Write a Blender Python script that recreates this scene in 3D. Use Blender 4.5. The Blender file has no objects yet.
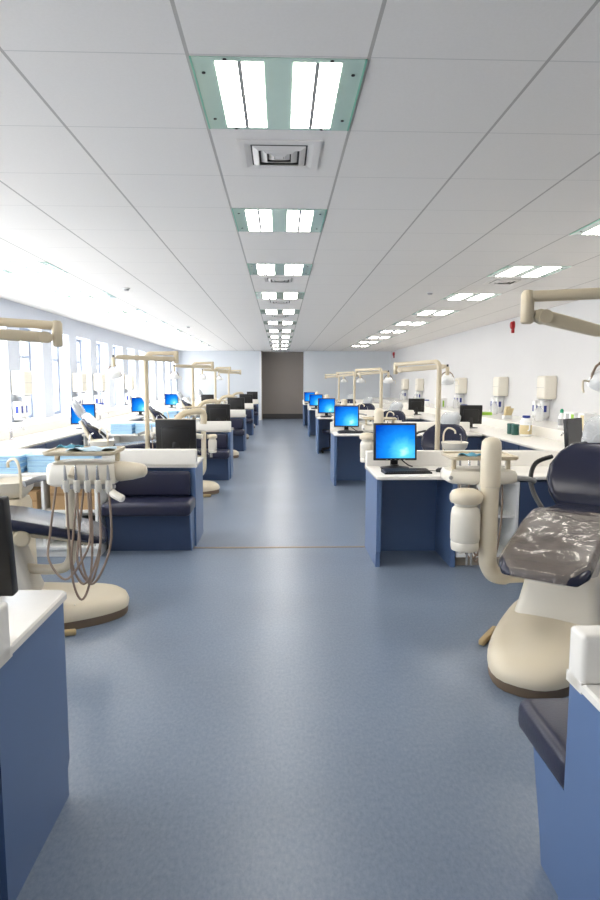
import bpy, bmesh, math, random
from mathutils import Vector, Matrix
random.seed(7)
sc = bpy.context.scene
col = sc.collection
PI = math.pi
R = math.radians

# ------------------------------------------------------------------ materials
def lin(c):
    return tuple(((v/255)/12.92 if v/255 <= .04045 else ((v/255+.055)/1.055)**2.4) for v in c)

def mat(name, rgb, rough=.5, metal=0., var=.04, vscale=12., bump=0., bscale=60., coat=0., emit=0., trans=0., spec=.5):
    m = bpy.data.materials.new(name); m.use_nodes = True
    nt = m.node_tree; N = nt.nodes; L = nt.links
    b = N['Principled BSDF']
    c = lin(rgb)
    tc = N.new('ShaderNodeTexCoord')
    nz = N.new('ShaderNodeTexNoise'); nz.inputs['Scale'].default_value = vscale; nz.inputs['Detail'].default_value = 4
    L.new(tc.outputs['Object'], nz.inputs['Vector'])
    mr = N.new('ShaderNodeMapRange'); mr.inputs['From Min'].default_value = .25; mr.inputs['From Max'].default_value = .75
    mr.inputs['To Min'].default_value = 1-var; mr.inputs['To Max'].default_value = 1+var
    L.new(nz.outputs['Fac'], mr.inputs['Value'])
    mx = N.new('ShaderNodeVectorMath'); mx.operation = 'SCALE'; mx.inputs[0].default_value = c
    L.new(mr.outputs['Result'], mx.inputs['Scale'])
    L.new(mx.outputs['Vector'], b.inputs['Base Color'])
    b.inputs['Roughness'].default_value = rough; b.inputs['Metallic'].default_value = metal
    b.inputs['Specular IOR Level'].default_value = spec
    if coat: b.inputs['Coat Weight'].default_value = coat; b.inputs['Coat Roughness'].default_value = .08
    if trans: b.inputs['Transmission Weight'].default_value = trans
    if emit:
        b.inputs['Emission Color'].default_value = (*c, 1); b.inputs['Emission Strength'].default_value = emit
    if bump:
        n2 = N.new('ShaderNodeTexNoise'); n2.inputs['Scale'].default_value = bscale; n2.inputs['Detail'].default_value = 3
        L.new(tc.outputs['Object'], n2.inputs['Vector'])
        bp = N.new('ShaderNodeBump'); bp.inputs['Strength'].default_value = bump; bp.inputs['Distance'].default_value = .01
        L.new(n2.outputs['Fac'], bp.inputs['Height']); L.new(bp.outputs['Normal'], b.inputs['Normal'])
    return m

def clear_mat(name, rgb, body=.2, rough=.15, wrinkle=0., wscale=9., tint=(1, 1, 1), ior=1.45):
    """clear sheet: transparent + a little milky diffuse + glossy reflection"""
    m = bpy.data.materials.new(name); m.use_nodes = True
    nt = m.node_tree; N = nt.nodes; L = nt.links
    N.remove(N['Principled BSDF'])
    out = N['Material Output']
    t = N.new('ShaderNodeBsdfTransparent'); t.inputs['Color'].default_value = (*tint, 1)
    d = N.new('ShaderNodeBsdfDiffuse'); d.inputs['Color'].default_value = (*lin(rgb), 1)
    g = N.new('ShaderNodeBsdfGlossy'); g.inputs['Roughness'].default_value = rough
    a = N.new('ShaderNodeMixShader'); a.inputs['Fac'].default_value = body
    L.new(t.outputs[0], a.inputs[1]); L.new(d.outputs[0], a.inputs[2])
    f = N.new('ShaderNodeFresnel'); f.inputs['IOR'].default_value = ior
    ge = N.new('ShaderNodeNewGeometry'); sb_ = N.new('ShaderNodeMath'); sb_.operation = 'MULTIPLY'
    ib = N.new('ShaderNodeMath'); ib.operation = 'SUBTRACT'; ib.inputs[0].default_value = 1; L.new(ge.outputs['Backfacing'], ib.inputs[1])
    L.new(f.outputs[0], sb_.inputs[0]); L.new(ib.outputs[0], sb_.inputs[1])
    e = N.new('ShaderNodeMixShader'); L.new(sb_.outputs[0], e.inputs['Fac'])
    L.new(a.outputs[0], e.inputs[1]); L.new(g.outputs[0], e.inputs[2])
    L.new(e.outputs[0], out.inputs['Surface'])
    if wrinkle:
        tc = N.new('ShaderNodeTexCoord')
        n2 = N.new('ShaderNodeTexNoise'); n2.inputs['Scale'].default_value = wscale; n2.inputs['Detail'].default_value = 3
        n2.inputs['Distortion'].default_value = 1.6
        L.new(tc.outputs['Object'], n2.inputs['Vector'])
        bp = N.new('ShaderNodeBump'); bp.inputs['Strength'].default_value = wrinkle; bp.inputs['Distance'].default_value = .03
        L.new(n2.outputs['Fac'], bp.inputs['Height'])
        for s in (g, d, f): L.new(bp.outputs['Normal'], s.inputs['Normal'])
    return m

M = {}
M['wall'] = mat('painted_wall', (213, 212, 212), .85, var=.012, vscale=2, bump=.05, bscale=220)
M['left_wall'] = mat('pale_blue_white_paint', (206, 212, 224), .7, var=.01)
M['far_wall'] = mat('pale_painted_wall', (222, 226, 230), .85, var=.012, vscale=2, bump=.05, bscale=220)
M['white_paint'] = mat('white_gloss_paint', (236, 237, 238), .45, var=.01)
M['solid_white'] = mat('white_solid_surface', (240, 236, 228), .22, var=.015, vscale=30)
M['blue'] = mat('blue_laminate', (92, 117, 158), .33, var=.02, vscale=3)
M['blue_dark'] = mat('dark_blue_laminate', (62, 78, 110), .36, var=.02, vscale=3)
M['navy'] = mat('navy_vinyl', (38, 40, 62), .33, var=.06, vscale=6, bump=.10, bscale=160)
M['navy_shiny'] = mat('navy_shiny_vinyl', (34, 37, 58), .24, var=.05, vscale=5, bump=.12, bscale=7)
M['cream'] = mat('cream_plastic', (226, 214, 190), .34, var=.02, vscale=4)
M['cream_light'] = mat('pale_cream_plastic', (232, 226, 212), .36, var=.02, vscale=4)
M['beige_arm'] = mat('beige_enamel', (206, 192, 164), .35, var=.02, vscale=6)
M['skirt'] = mat('taupe_plastic', (128, 108, 88), .5, var=.04)
M['tan'] = mat('tan_pedal_plastic', (190, 166, 122), .45, var=.04)
M['black'] = mat('black_plastic', (24, 23, 23), .38, var=.05, vscale=20)
M['black_matt'] = mat('black_rubber', (20, 20, 21), .6, var=.05)
M['keycap'] = mat('dark_key_plastic', (44, 41, 40), .5, var=.05)
M['chrome'] = mat('brushed_chrome', (200, 200, 202), .22, 1., var=.03)
M['hose'] = mat('taupe_hose', (148, 128, 112), .5, var=.05)
M['white_plastic'] = mat('white_plastic', (240, 240, 238), .35, var=.015)
M['grey_plastic'] = mat('grey_plastic', (160, 160, 160), .4, var=.03)
M['blue_label'] = mat('dark_blue_print', (30, 52, 140), .4)
M['pale_blue'] = mat('pale_blue_card', (180, 217, 241), .6, var=.03, vscale=40)
M['blue_edge'] = mat('mid_blue_card', (126, 178, 224), .6, var=.03)
M['blue_paper'] = mat('pale_blue_paper', (196, 219, 232), .8, var=.03, vscale=30, bump=.3, bscale=25)
M['teal_paper'] = mat('teal_paper', (92, 160, 184), .8, var=.05)
M['card'] = mat('brown_cardboard', (186, 152, 110), .8, var=.05, vscale=20)
M['tape'] = mat('packing_tape', (160, 124, 84), .35)
M['green'] = mat('bottle_green_plastic', (26, 84, 76), .35)
M['lime'] = mat('lime_green_print', (150, 196, 60), .5)
M['mint'] = mat('mint_cap_plastic', (40, 150, 110), .4)
M['liquid'] = mat('straw_coloured_soap', (214, 196, 150), .3)
M['red'] = mat('red_sounder_plastic', (170, 30, 34), .35)
M['glass_green'] = mat('green_glass_panel', (196, 222, 208), .12, var=.02, coat=.4)
M['glass_edge'] = mat('green_glass_edge', (140, 204, 178), .15)
M['vent'] = mat('white_vent_metal', (232, 228, 224), .5, var=.01)
M['vent_dark'] = mat('dark_duct', (60, 57, 54), .8)
M['plinth'] = mat('beige_plinth', (158, 148, 134), .55)
M['shutter'] = mat('taupe_door_laminate', (148, 138, 130), .5, var=.03, vscale=1.5)
M['door_dark'] = mat('dark_kick_plate', (70, 66, 64), .4)
M['jamb'] = mat('timber_jamb', (150, 132, 112), .5, var=.06)
M['frame_grey'] = mat('grey_window_frame', (150, 158, 172), .4, var=.03)
M['brass'] = mat('threshold_strip_metal', (150, 136, 116), .4, .3, var=.05)
M['white_sheet'] = mat('white_plastic_bag', (236, 238, 240), .3, var=.02, bump=.5, bscale=14)
M['cover'] = clear_mat('clear_plastic_sheet', (150, 138, 126), body=.42, rough=.14, wrinkle=.35, wscale=5)
M['bag'] = clear_mat('translucent_plastic_bag', (235, 238, 240), body=.6, rough=.2, wrinkle=.8, wscale=14)
M['bottle'] = clear_mat('clear_bottle_plastic', (238, 238, 236), body=.45, rough=.1)
M['pane'] = clear_mat('window_glass', (230, 240, 250), body=.02, rough=.02, ior=1.15)

def emit_mat(name, rgb, s):
    m = bpy.data.materials.new(name); m.use_nodes = True
    nt = m.node_tree; N = nt.nodes; L = nt.links
    e = N.new('ShaderNodeEmission'); e.inputs['Color'].default_value = (*rgb, 1); e.inputs['Strength'].default_value = s
    L.new(e.outputs[0], N['Material Output'].inputs['Surface']); N.remove(N['Principled BSDF'])
    return m
LAMP = 17.0
M['diffuser'] = emit_mat('lit_diffuser', (1, .955, .885), LAMP)

def screen_mat():
    m = bpy.data.materials.new('lit_blue_desktop'); m.use_nodes = True
    nt = m.node_tree; N = nt.nodes; L = nt.links
    N.remove(N['Principled BSDF'])
    tc = N.new('ShaderNodeTexCoord')
    mp = N.new('ShaderNodeMapping'); L.new(tc.outputs['Generated'], mp.inputs['Vector'])
    mp.inputs['Location'].default_value = (-.72, 0, -.18)
    vl = N.new('ShaderNodeVectorMath'); vl.operation = 'MULTIPLY'; vl.inputs[1].default_value = (1.0, 0, .85)
    L.new(mp.outputs[0], vl.inputs[0])
    ln = N.new('ShaderNodeVectorMath'); ln.operation = 'LENGTH'; L.new(vl.outputs[0], ln.inputs[0])
    wv = N.new('ShaderNodeTexNoise'); wv.inputs['Scale'].default_value = 3; wv.inputs['Distortion'].default_value = 2
    L.new(tc.outputs['Generated'], wv.inputs['Vector'])
    ad = N.new('ShaderNodeMath'); ad.operation = 'MULTIPLY_ADD'; ad.inputs[1].default_value = .16; L.new(wv.outputs['Fac'], ad.inputs[0]); L.new(ln.outputs['Value'], ad.inputs[2])
    cr = N.new('ShaderNodeValToRGB'); L.new(ad.outputs[0], cr.inputs['Fac'])
    cr.color_ramp.elements[0].position = .06; cr.color_ramp.elements[0].color = (.55, .90, 1, 1)
    cr.color_ramp.elements[1].position = 1.0; cr.color_ramp.elements[1].color = (.0, .045, .42, 1)
    for p, c in ((.22, (.10, .62, 1, 1)), (.5, (.01, .26, .86, 1))):
        e = cr.color_ramp.elements.new(p); e.color = c
    em = N.new('ShaderNodeEmission'); em.inputs['Strength'].default_value = 1.0
    L.new(cr.outputs[0], em.inputs['Color']); L.new(em.outputs[0], N['Material Output'].inputs['Surface'])
    return m
M['screen'] = screen_mat()
M['screen_off'] = mat('dark_screen_glass', (16, 16, 18), .12)

TW = .635; TX0 = -.323; TY0 = 2.29           # ceiling tile size and grid origin
def ceiling_mat():
    m = bpy.data.materials.new('ceiling_tiles'); m.use_nodes = True
    nt = m.node_tree; N = nt.nodes; L = nt.links; b = N['Principled BSDF']
    tc = N.new('ShaderNodeTexCoord'); sp = N.new('ShaderNodeSeparateXYZ'); L.new(tc.outputs['Object'], sp.inputs[0])
    def line(axis, off, hw):
        a = N.new('ShaderNodeMath'); a.operation = 'SUBTRACT'; L.new(sp.outputs[axis], a.inputs[0]); a.inputs[1].default_value = off
        d = N.new('ShaderNodeMath'); d.operation = 'PINGPONG'; L.new(a.outputs[0], d.inputs[0]); d.inputs[1].default_value = TW/2
        g = N.new('ShaderNodeMath'); g.operation = 'LESS_THAN'; L.new(d.outputs[0], g.inputs[0]); g.inputs[1].default_value = hw
        return g
    lx = line('X', TX0, .0065); ly = line('Y', TY0, .003)
    nz = N.new('ShaderNodeTexNoise'); nz.inputs['Scale'].default_value = 90; L.new(tc.outputs['Object'], nz.inputs['Vector'])
    base = N.new('ShaderNodeMix'); base.data_type = 'RGBA'
    base.inputs['A'].default_value = (*lin((230, 227, 223)), 1); base.inputs['B'].default_value = (*lin((236, 233, 230)), 1)
    L.new(nz.outputs['Fac'], base.inputs['Factor'])
    m1 = N.new('ShaderNodeMix'); m1.data_type = 'RGBA'; L.new(ly.outputs[0], m1.inputs['Factor']); L.new(base.outputs['Result'], m1.inputs['A']); m1.inputs['B'].default_value = (*lin((208, 206, 203)), 1)
    m2 = N.new('ShaderNodeMix'); m2.data_type = 'RGBA'; L.new(lx.outputs[0], m2.inputs['Factor']); L.new(m1.outputs['Result'], m2.inputs['A']); m2.inputs['B'].default_value = (*lin((182, 179, 175)), 1)
    L.new(m2.outputs['Result'], b.inputs['Base Color']); b.inputs['Roughness'].default_value = .9
    mxm = N.new('ShaderNodeMath'); mxm.operation = 'MAXIMUM'; L.new(lx.outputs[0], mxm.inputs[0]); L.new(ly.outputs[0], mxm.inputs[1])
    bp = N.new('ShaderNodeBump'); bp.invert = True; bp.inputs['Strength'].default_value = .5; bp.inputs['Distance'].default_value = .004
    L.new(mxm.outputs[0], bp.inputs['Height']); L.new(bp.outputs['Normal'], b.inputs['Normal'])
    return m
def floor_mat():
    m = bpy.data.materials.new('marbled_blue_linoleum'); m.use_nodes = True
    nt = m.node_tree; N = nt.nodes; L = nt.links; b = N['Principled BSDF']
    tc = N.new('ShaderNodeTexCoord')
    n1 = N.new('ShaderNodeTexNoise'); n1.inputs['Scale'].default_value = 80; n1.inputs['Detail'].default_value = 8; n1.inputs['Roughness'].default_value = .7
    mp = N.new('ShaderNodeMapping'); mp.inputs['Scale'].default_value = (1, .55, 1); L.new(tc.outputs['Object'], mp.inputs['Vector']); L.new(mp.outputs[0], n1.inputs['Vector'])
    n2 = N.new('ShaderNodeTexNoise'); n2.inputs['Scale'].default_value = 1.1; n2.inputs['Detail'].default_value = 3; L.new(tc.outputs['Object'], n2.inputs['Vector'])
    cr = N.new('ShaderNodeValToRGB'); L.new(n1.outputs['Fac'], cr.inputs['Fac'])
    cr.color_ramp.elements[0].position = .3; cr.color_ramp.elements[0].color = (*lin((105, 119, 139)), 1)
    cr.color_ramp.elements[1].position = .72; cr.color_ramp.elements[1].color = (*lin((131, 143, 160)), 1)
    mr = N.new('ShaderNodeMapRange'); mr.inputs['From Min'].default_value = .3; mr.inputs['From Max'].default_value = .7; mr.inputs['To Min'].default_value = .93; mr.inputs['To Max'].default_value = 1.07
    L.new(n2.outputs['Fac'], mr.inputs['Value'])
    vm = N.new('ShaderNodeVectorMath'); vm.operation = 'SCALE'; L.new(cr.outputs[0], vm.inputs[0]); L.new(mr.outputs[0], vm.inputs['Scale'])
    L.new(vm.outputs[0], b.inputs['Base Color'])
    b.inputs['Roughness'].default_value = .31; b.inputs['Specular IOR Level'].default_value = .5
    bp = N.new('ShaderNodeBump'); bp.inputs['Strength'].default_value = .06; bp.inputs['Distance'].default_value = .01
    L.new(n1.outputs['Fac'], bp.inputs['Height']); L.new(bp.outputs['Normal'], b.inputs['Normal'])
    return m
M['ceiling'] = ceiling_mat(); M['floor'] = floor_mat()

# ------------------------------------------------------------------ mesh helpers
def crom(pts, k=6):
    P = [Vector(p) for p in pts]; out = []
    for i in range(len(P)-1):
        a = P[max(i-1, 0)]; b = P[i]; c = P[i+1]; d = P[min(i+2, len(P)-1)]
        for j in range(k):
            t = j/k
            out.append(.5*((2*b)+(c-a)*t+(2*a-5*b+4*c-d)*t*t+(3*b-a-3*c+d)*t**3))
    out.append(P[-1]); return out

def rrect(hx, hy, r, n=5, cx=0, cy=0):
    o = []
    for (sx, sy, a0) in ((1, 1, 0), (-1, 1, 90), (-1, -1, 180), (1, -1, 270)):
        for i in range(n+1):
            a = R(a0+90*i/n); o.append((cx+sx*(hx-r)+r*math.cos(a), cy+sy*(hy-r)+r*math.sin(a)))
    return o

class MB:
    def __init__(s): s.bm = bmesh.new()
    def box(s, x0, x1, y0, y1, z0, z1, bev=0., seg=2, mx=None, only=None):
        vs = [s.bm.verts.new((x, y, z)) for x in (x0, x1) for y in (y0, y1) for z in (z0, z1)]
        fs = [s.bm.faces.new([vs[i] for i in q]) for q in ((0, 1, 3, 2), (4, 6, 7, 5), (0, 4, 5, 1), (2, 3, 7, 6), (0, 2, 6, 4), (1, 5, 7, 3))]
        if bev:
            es = list({e for f in fs for e in f.edges})
            if only: es = [e for e in es if only((e.verts[0].co+e.verts[1].co)/2, e)]
            r = bmesh.ops.bevel(s.bm, geom=es, offset=bev, segments=seg, profile=.5, affect='EDGES', clamp_overlap=True)
            vs = list({v for f in r['faces'] for v in f.verts} | {v for v in vs if v.is_valid})
            # include every vertex of the island
            st = list(vs); seen = set(vs)
            while st:
                v = st.pop()
                for e in v.link_edges:
                    w = e.other_vert(v)
                    if w not in seen: seen.add(w); st.append(w)
            vs = list(seen)
        if mx is not None:
            for v in vs: v.co = mx @ v.co
        return s
    def loft(s, rings, cap=True, mx=None):
        rv = [[s.bm.verts.new((mx @ Vector(p)) if mx is not None else p) for p in ring] for ring in rings]
        n = len(rv[0])
        for a, b in zip(rv, rv[1:]):
            for i in range(n):
                j = (i+1) % n; s.bm.faces.new((a[i], a[j], b[j], b[i]))
        if cap:
            s.bm.faces.new(list(reversed(rv[0]))); s.bm.faces.new(rv[-1])
        return s
    def tube(s, pts, r, n=10, flat=1., cap=True):
        P = [Vector(p) for p in pts]; rr = r if isinstance(r, (list, tuple)) else [r]*len(P)
        up = None; rings = []
        for i, p in enumerate(P):
            t = (P[min(i+1, len(P)-1)]-P[max(i-1, 0)]).normalized()
            if up is None:
                up = Vector((0, 0, 1)) if abs(t.z) < .9 else Vector((0, 1, 0))
            sd = t.cross(up).normalized(); up = sd.cross(t).normalized()
            rings.append([p+(sd*math.cos(2*PI*k/n)*flat+up*math.sin(2*PI*k/n))*rr[i] for k in range(n)])
        return s.loft(rings, cap)
    def lathe(s, prof, n=20, mx=None, c=(0, 0, 0)):
        C = Vector(c)
        rings = [[C+Vector((max(r, 1e-4)*math.cos(2*PI*k/n), max(r, 1e-4)*math.sin(2*PI*k/n), z)) for k in range(n)] for r, z in prof]
        return s.loft(rings, True, mx)
    def prism(s, poly, z0, z1, mx=None):
        return s.loft([[(x, y, z0) for x, y in poly], [(x, y, z1) for x, y in poly]], True, mx)
    def build(s, name, material, parent=None, smooth=35, sub=0):
        bmesh.ops.recalc_face_normals(s.bm, faces=s.bm.faces[:])
        me = bpy.data.meshes.new(name); s.bm.to_mesh(me); s.bm.free()
        me.materials.append(M[material] if isinstance(material, str) else material)
        if smooth:
            for p in me.polygons: p.use_smooth = True
            me.set_sharp_from_angle(angle=R(smooth))
        o = bpy.data.objects.new(name, me); col.objects.link(o)
        if parent is not None: o.parent = parent
        if sub:
            md = o.modifiers.new('subsurf', 'SUBSURF'); md.levels = sub; md.render_levels = sub
        return o

def tag(o, label=None, cat=None, group=None, kind=None):
    if label: o['label'] = label
    if cat: o['category'] = cat
    if group: o['group'] = group
    if kind: o['kind'] = kind
    return o
def thing(name, label, cat, loc=(0, 0, 0), rz=0, group=None):
    o = bpy.data.objects.new(name, None); col.objects.link(o); o.empty_display_size = .1
    o.location = loc; o.rotation_euler = (0, 0, rz)
    return tag(o, label, cat, group)
def copy_tree(o, parent=None):
    c = o.copy(); col.objects.link(c)
    if parent is not None: c.parent = parent
    for ch in list(o.children): copy_tree(ch, c)
    return c
def dup(o, loc, rz, label):
    c = copy_tree(o); c.location = loc; c.rotation_euler = (0, 0, rz); c['label'] = label
    return c
def struct(name, mb, m, smooth=0): return tag(mb.build(name, m, smooth=smooth), kind='structure')
ORD = ['first', 'second', 'third', 'fourth', 'fifth', 'sixth', 'seventh', 'eighth', 'ninth', 'tenth', 'eleventh']

# ------------------------------------------------------------------ room
XL, XR, YB, YF, ZC = -3.82, 4.14, -1.3, 23.24, 2.58
PITCH = 3.8
DX0, DX1 = -.73, .885                       # doorway in the far wall
m = MB(); m.box(XL-.4, XR+.1, YB-.1, YF+1.2, -.1, 0); struct('floor', m, 'floor')
m = MB(); m.box(XL-.4, XR+.1, YB-.1, YF+1.2, ZC, ZC+.1); struct('ceiling', m, 'ceiling')
m = MB(); m.box(XR, XR+.1, YB, YF, 0, ZC); struct('wall_right', m, 'wall')
m = MB(); m.box(XL-.36, XR, YB-.1, YB, 0, ZC); struct('wall_back', m, 'wall')
m = MB(); m.box(XL-.36, DX0, YF, YF+.12, 0, ZC).box(DX1, XR, YF, YF+.12, 0, ZC)
m.box(DX0-.12, DX0, YF+.12, YF+1.0, 0, ZC).box(DX1, DX1+.12, YF+.12, YF+1.0, 0, ZC); struct('wall_far', m, 'far_wall')
WP = 1.27; WY = [10.55+WP*k for k in range(-9, 10)]; WH = .85; ZS, ZT = .86, 2.27
m = MB(); m.box(XL-.32, XL, YB, YF, 0, ZS).box(XL-.32, XL, YB, YF, ZT, ZC)
ys = [YB]+[v for y in WY for v in (y, y+WH)]+[YF]
for a, b in zip(ys[0::2], ys[1::2]): m.box(XL-.32, XL, a, b, ZS, ZT)
struct('wall_left', m, 'left_wall')
for i, y in enumerate(WY):
    m = MB(); x0, x1 = XL-.26, XL-.20; w = .05
    m.box(x0, x1, y, y+w, ZS, ZT).box(x0, x1, y+WH-w, y+WH, ZS, ZT).box(x0, x1, y+w, y+WH-w, ZS, ZS+w).box(x0, x1, y+w, y+WH-w, ZT-w, ZT)
    m.box(x0, x1, y+w, y+WH-w, 1.80, 1.84)
    f = struct('window_%d' % (i+1), m, 'frame_grey')
    g = MB().box(XL-.235, XL-.229, y+w, y+WH-w, ZS+w, 1.80).box(XL-.235, XL-.229, y+w, y+WH-w, 1.84, ZT-w).build('pane', 'pane', f, smooth=0)
    m = MB(); m.box(XL-.20, XL+.02, y, y+WH, ZS-.0, ZS+.02); 
    # daylight portal in the opening: guides the sky light only
    ld = bpy.data.lights.new('window_portal', 'AREA'); ld.shape = 'RECTANGLE'; ld.size = ZT-ZS; ld.size_y = WH; ld.cycles.is_portal = True
    lo = bpy.data.objects.new('window_portal', ld); col.objects.link(lo); lo.location = (XL-.34, y+WH/2, (ZS+ZT)/2); lo.rotation_euler = (0, R(-90), 0)
# boxed service ledges along both long walls (behind the counters)
UZ = .86
m = MB(); m.box(3.45, XR, YB, YF, 0, UZ, .006, 1); struct('trim_right', m, 'solid_white')
m = MB(); m.box(XL, -3.42, YB, YF, 0, UZ, .006, 1); struct('trim_left', m, 'solid_white')
# far doorway
m = MB(); m.box(DX0-.05, DX0+.02, YF-.03, YF+.10, 0, ZC); struct('trim_1', m, 'white_paint')
m = MB(); m.box(DX0+.02, DX0+.05, YF+.02, YF+.12, 0, ZC); struct('trim_2', m, 'jamb')
d = struct('door_1', MB().box(DX0, DX1, YF+.78, YF+.83, .20, ZC, .002, 1), 'shutter')
MB().box(DX0, DX1, YF+.765, YF+.83, 0, .20).build('kick_plate', 'door_dark', d, 0)
MB().box(.66, .685, YF+.76, YF+.785, .2, ZC).build('centre_bead', 'shutter', d, 0)
m = MB(); m.box(-1.2, 1.33, 5.27, 5.31, .0005, .003); 
tag(m.build('threshold_strip', 'brass', smooth=0), kind='structure'); bpy.data.objects['threshold_strip'].name = 'trim_3'

# ------------------------------------------------------------------ ceiling lights, vents, detectors
def make_light():
    t = thing('ceiling_light', 'x', 'light')
    q = .308
    pb = MB().box(-q, q, -q, q, -.004, 0, .001, 1).build('glass_panel', 'glass_green', t, 0)
    for sx in (-1, 1): MB().box(sx*(q+.002)-.0035, sx*(q+.002)+.0035, -q, q, -.005, -.0005).build('glass_edge', 'glass_edge', pb, 0)
    for sx in (-1, 1):
        c = sx*.140; hw = .086
        MB().box(c-hw, c-.008, -.282, .282, -.0055, -.0043).box(c+.008, c+hw, -.282, .282, -.0055, -.0043).build('diffuser', 'diffuser', t, 0)
        MB().box(c-.0075, c+.0075, -.282, .282, -.0058, -.0043).build('divider', 'grey_plastic', t, 0)
    for sx in (-1, 1):
        for sy in (-1, 1):
            MB().lathe([(.007, -.007), (.007, -.004)], 10, c=(sx*.275, sy*.2, 0)).build('screw', 'black_matt', t)
            MB().lathe([(.007, -.007), (.007, -.004)], 10, c=(sx*.19, sy*.297, 0)).build('screw', 'black_matt', t)
    return t
def tile_c(i, j): return (TX0+TW*(i+.5), TY0+TW*(j+.5), ZC)
LT = make_light(); first = True
def put_light(i, j, label, group):
    global first
    o = LT if first else copy_tree(LT)
    first = False
    o.location = tile_c(i, j); o['label'] = label; o['group'] = group
CJ = [0, 3, 6, 9, 12, 15, 18, 21, 24, 27, 30]
for n, j in enumerate(CJ):
    put_light(0, j, '%s square green-glass ceiling light counted from the camera along the centre strip above the aisle' % ORD[n], 'ceiling lights above the aisle')
RJ = [3, 6, 9, 12, 15, 18, 21, 24, 27]
for n, j in enumerate(RJ):
    put_light(4, j, '%s square ceiling light from the camera in the row on the right side' % ORD[n], 'ceiling lights over the right bays')
for n, j in enumerate(RJ[1:]):
    put_light(-4, j, '%s square ceiling light from the camera in the row along the windows' % ORD[n], 'ceiling lights over the left bays')
for i in (-4, 4):
    put_light(i, 0, 'square ceiling light out of frame near the camera, %s side' % ('left' if i < 0 else 'right'), 'ceiling lights near the camera')
put_light(-4, 3, 'square ceiling light just out of frame above the nearest left bay', 'ceiling lights near the camera')

def make_vent():
    t = thing('air_vent', 'x', 'vent')
    def ringm(o, i, z0, z1, mb):
        mb.loft([[(x, y, z0) for x, y in ((-o, -o), (o, -o), (o, o), (-o, o))], [(x, y, z1) for x, y in ((-i, -i), (i, -i), (i, i), (-i, i))]], cap=False)
    m = MB(); ringm(.235, .195, -.010, -.010, m); ringm(.235, .235, -.010, 0, m); ringm(.195, .160, -.010, .0, m)
    m.build('frame', 'vent', t, 0)
    MB().box(-.16, .16, -.16, .16, -.003, -.001).build('duct', 'vent_dark', t, 0)
    for o in (.152, .105, .062):
        m = MB(); ringm(o, o-.030, -.004, -.024, m); ringm(o-.030, o-.036, -.024, -.024, m); ringm(o-.036, o-.010, -.024, -.004, m); m.build('cone', 'vent', t, 0)
    MB().box(-.024, .024, -.024, .024, -.022, -.004).build('core', 'vent', t, 0)
    return t
VT = make_vent(); VT.scale = (.86, .86, .6)
for n, j in enumerate([1, 7, 10, 13, 16, 19, 22]):
    o = VT if n == 0 else copy_tree(VT)
    o.location = tile_c(0, j); o['group'] = 'air vents in the centre strip'
    o['label'] = '%s square louvred air vent from the camera between the lights above the aisle' % ORD[n]
for n, (i, j) in enumerate([(4, 7), (4, 13)]):
    o = copy_tree(VT); o.location = tile_c(i, j); o['group'] = 'air vents on the right'
    o['label'] = ['square air vent right behind the second light of the right row', 'farther square air vent in the right row of lights'][n]
def make_detector():
    t = thing('smoke_detector', 'x', 'smoke detector')
    MB().lathe([(.055, 0), (.055, -.012), (.048, -.02)], 20).build('base', 'white_plastic', t)
    MB().lathe([(.040, -.02), (.044, -.034), (.030, -.046), (.004, -.048)], 20).build('sensor_head', 'grey_plastic', t)
    return t
DT = make_detector(); DT.scale = (.75, .75, .75)
for n, (x, y, lb) in enumerate([(-1.88, 7.755, 'small round smoke detector on the ceiling left of the aisle, the nearer one'), (-1.9, 13.0, 'small round smoke detector on the ceiling left of the aisle, the farther one'), (1.89, 7.9, 'small round smoke detector on the ceiling to the right of the aisle')]):
    o = DT if n == 0 else copy_tree(DT); o.location = (x, y, ZC); o['label'] = lb; o['group'] = 'smoke detectors'

# ------------------------------------------------------------------ desks, benches, cabinets
WT = .70; TH = .03     # underside and thickness of the worktop
def round_front(mb, x0, x1, y0, y1, z0, z1, r, corner):
    """slab with one rounded plan corner (corner = index 0..3: x0y0,x1y0,x1y1,x0y1)"""
    pts = [(x0, y0), (x1, y0), (x1, y1), (x0, y1)]; poly = []
    for k, (x, y) in enumerate(pts):
        if k != corner: poly.append((x, y)); continue
        cx = x+(r if x == x0 else -r); cy = y+(r if y == y0 else -r)
        a0 = {0: 180, 1: 270, 2: 0, 3: 90}[k]
        for i in range(7):
            a = R(a0+15*i); poly.append((cx+r*math.cos(a), cy+r*math.sin(a)))
    e = .006
    cxm, cym = (x0+x1)/2, (y0+y1)/2
    def inset(p, d): return (p[0]+(d if p[0] < cxm else -d), p[1]+(d if p[1] < cym else -d))
    mb.loft([[(*inset(p, e), z0) for p in poly], [(*p, z0+e) for p in poly], [(*p, z1-e) for p in poly], [(*inset(p, e), z1) for p in poly]])
def make_desk(D, length):
    """local frame: aisle end at x=0, running to +x; upstand at y 0..0.08, user side at -y"""
    t = thing('desk', 'x', 'desk')
    m = MB(); round_front(m, 0, length, -D, 0, WT, WT+TH, .035, 0); m.box(0, length, 0, .08, WT, WT+TH); m.build('worktop', 'solid_white', t, 40)
    m = MB(); m.box(0, length, 0, .08, WT+.004, UZ, .014, 3, only=lambda c, e: c.z > WT+.02); m.build('upstand', 'solid_white', t, 40)
    # side panel with a toe notch at the bottom front
    m = MB(); yb = -D+.035; poly = [(.08, 0), (.08, WT), (yb, WT), (yb, .13), (yb+.02, .10), (yb+.02, 0)]
    m.loft([[(x, y, z) for y, z in poly] for x in (.01, .045)]); m.build('side_panel', 'blue', t, 0)
    MB().box(.045, .60, -.06, -.02, 0, WT).build('back_panel', 'blue', t, 0)
    MB().box(.60, .635, yb, .08, 0, WT).build('divider_panel', 'blue', t, 0)
    MB().box(.635, length, -.02, .08, .0, WT-.02).build('back_panel', 'blue_dark', t, 0)
    return t
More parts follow.
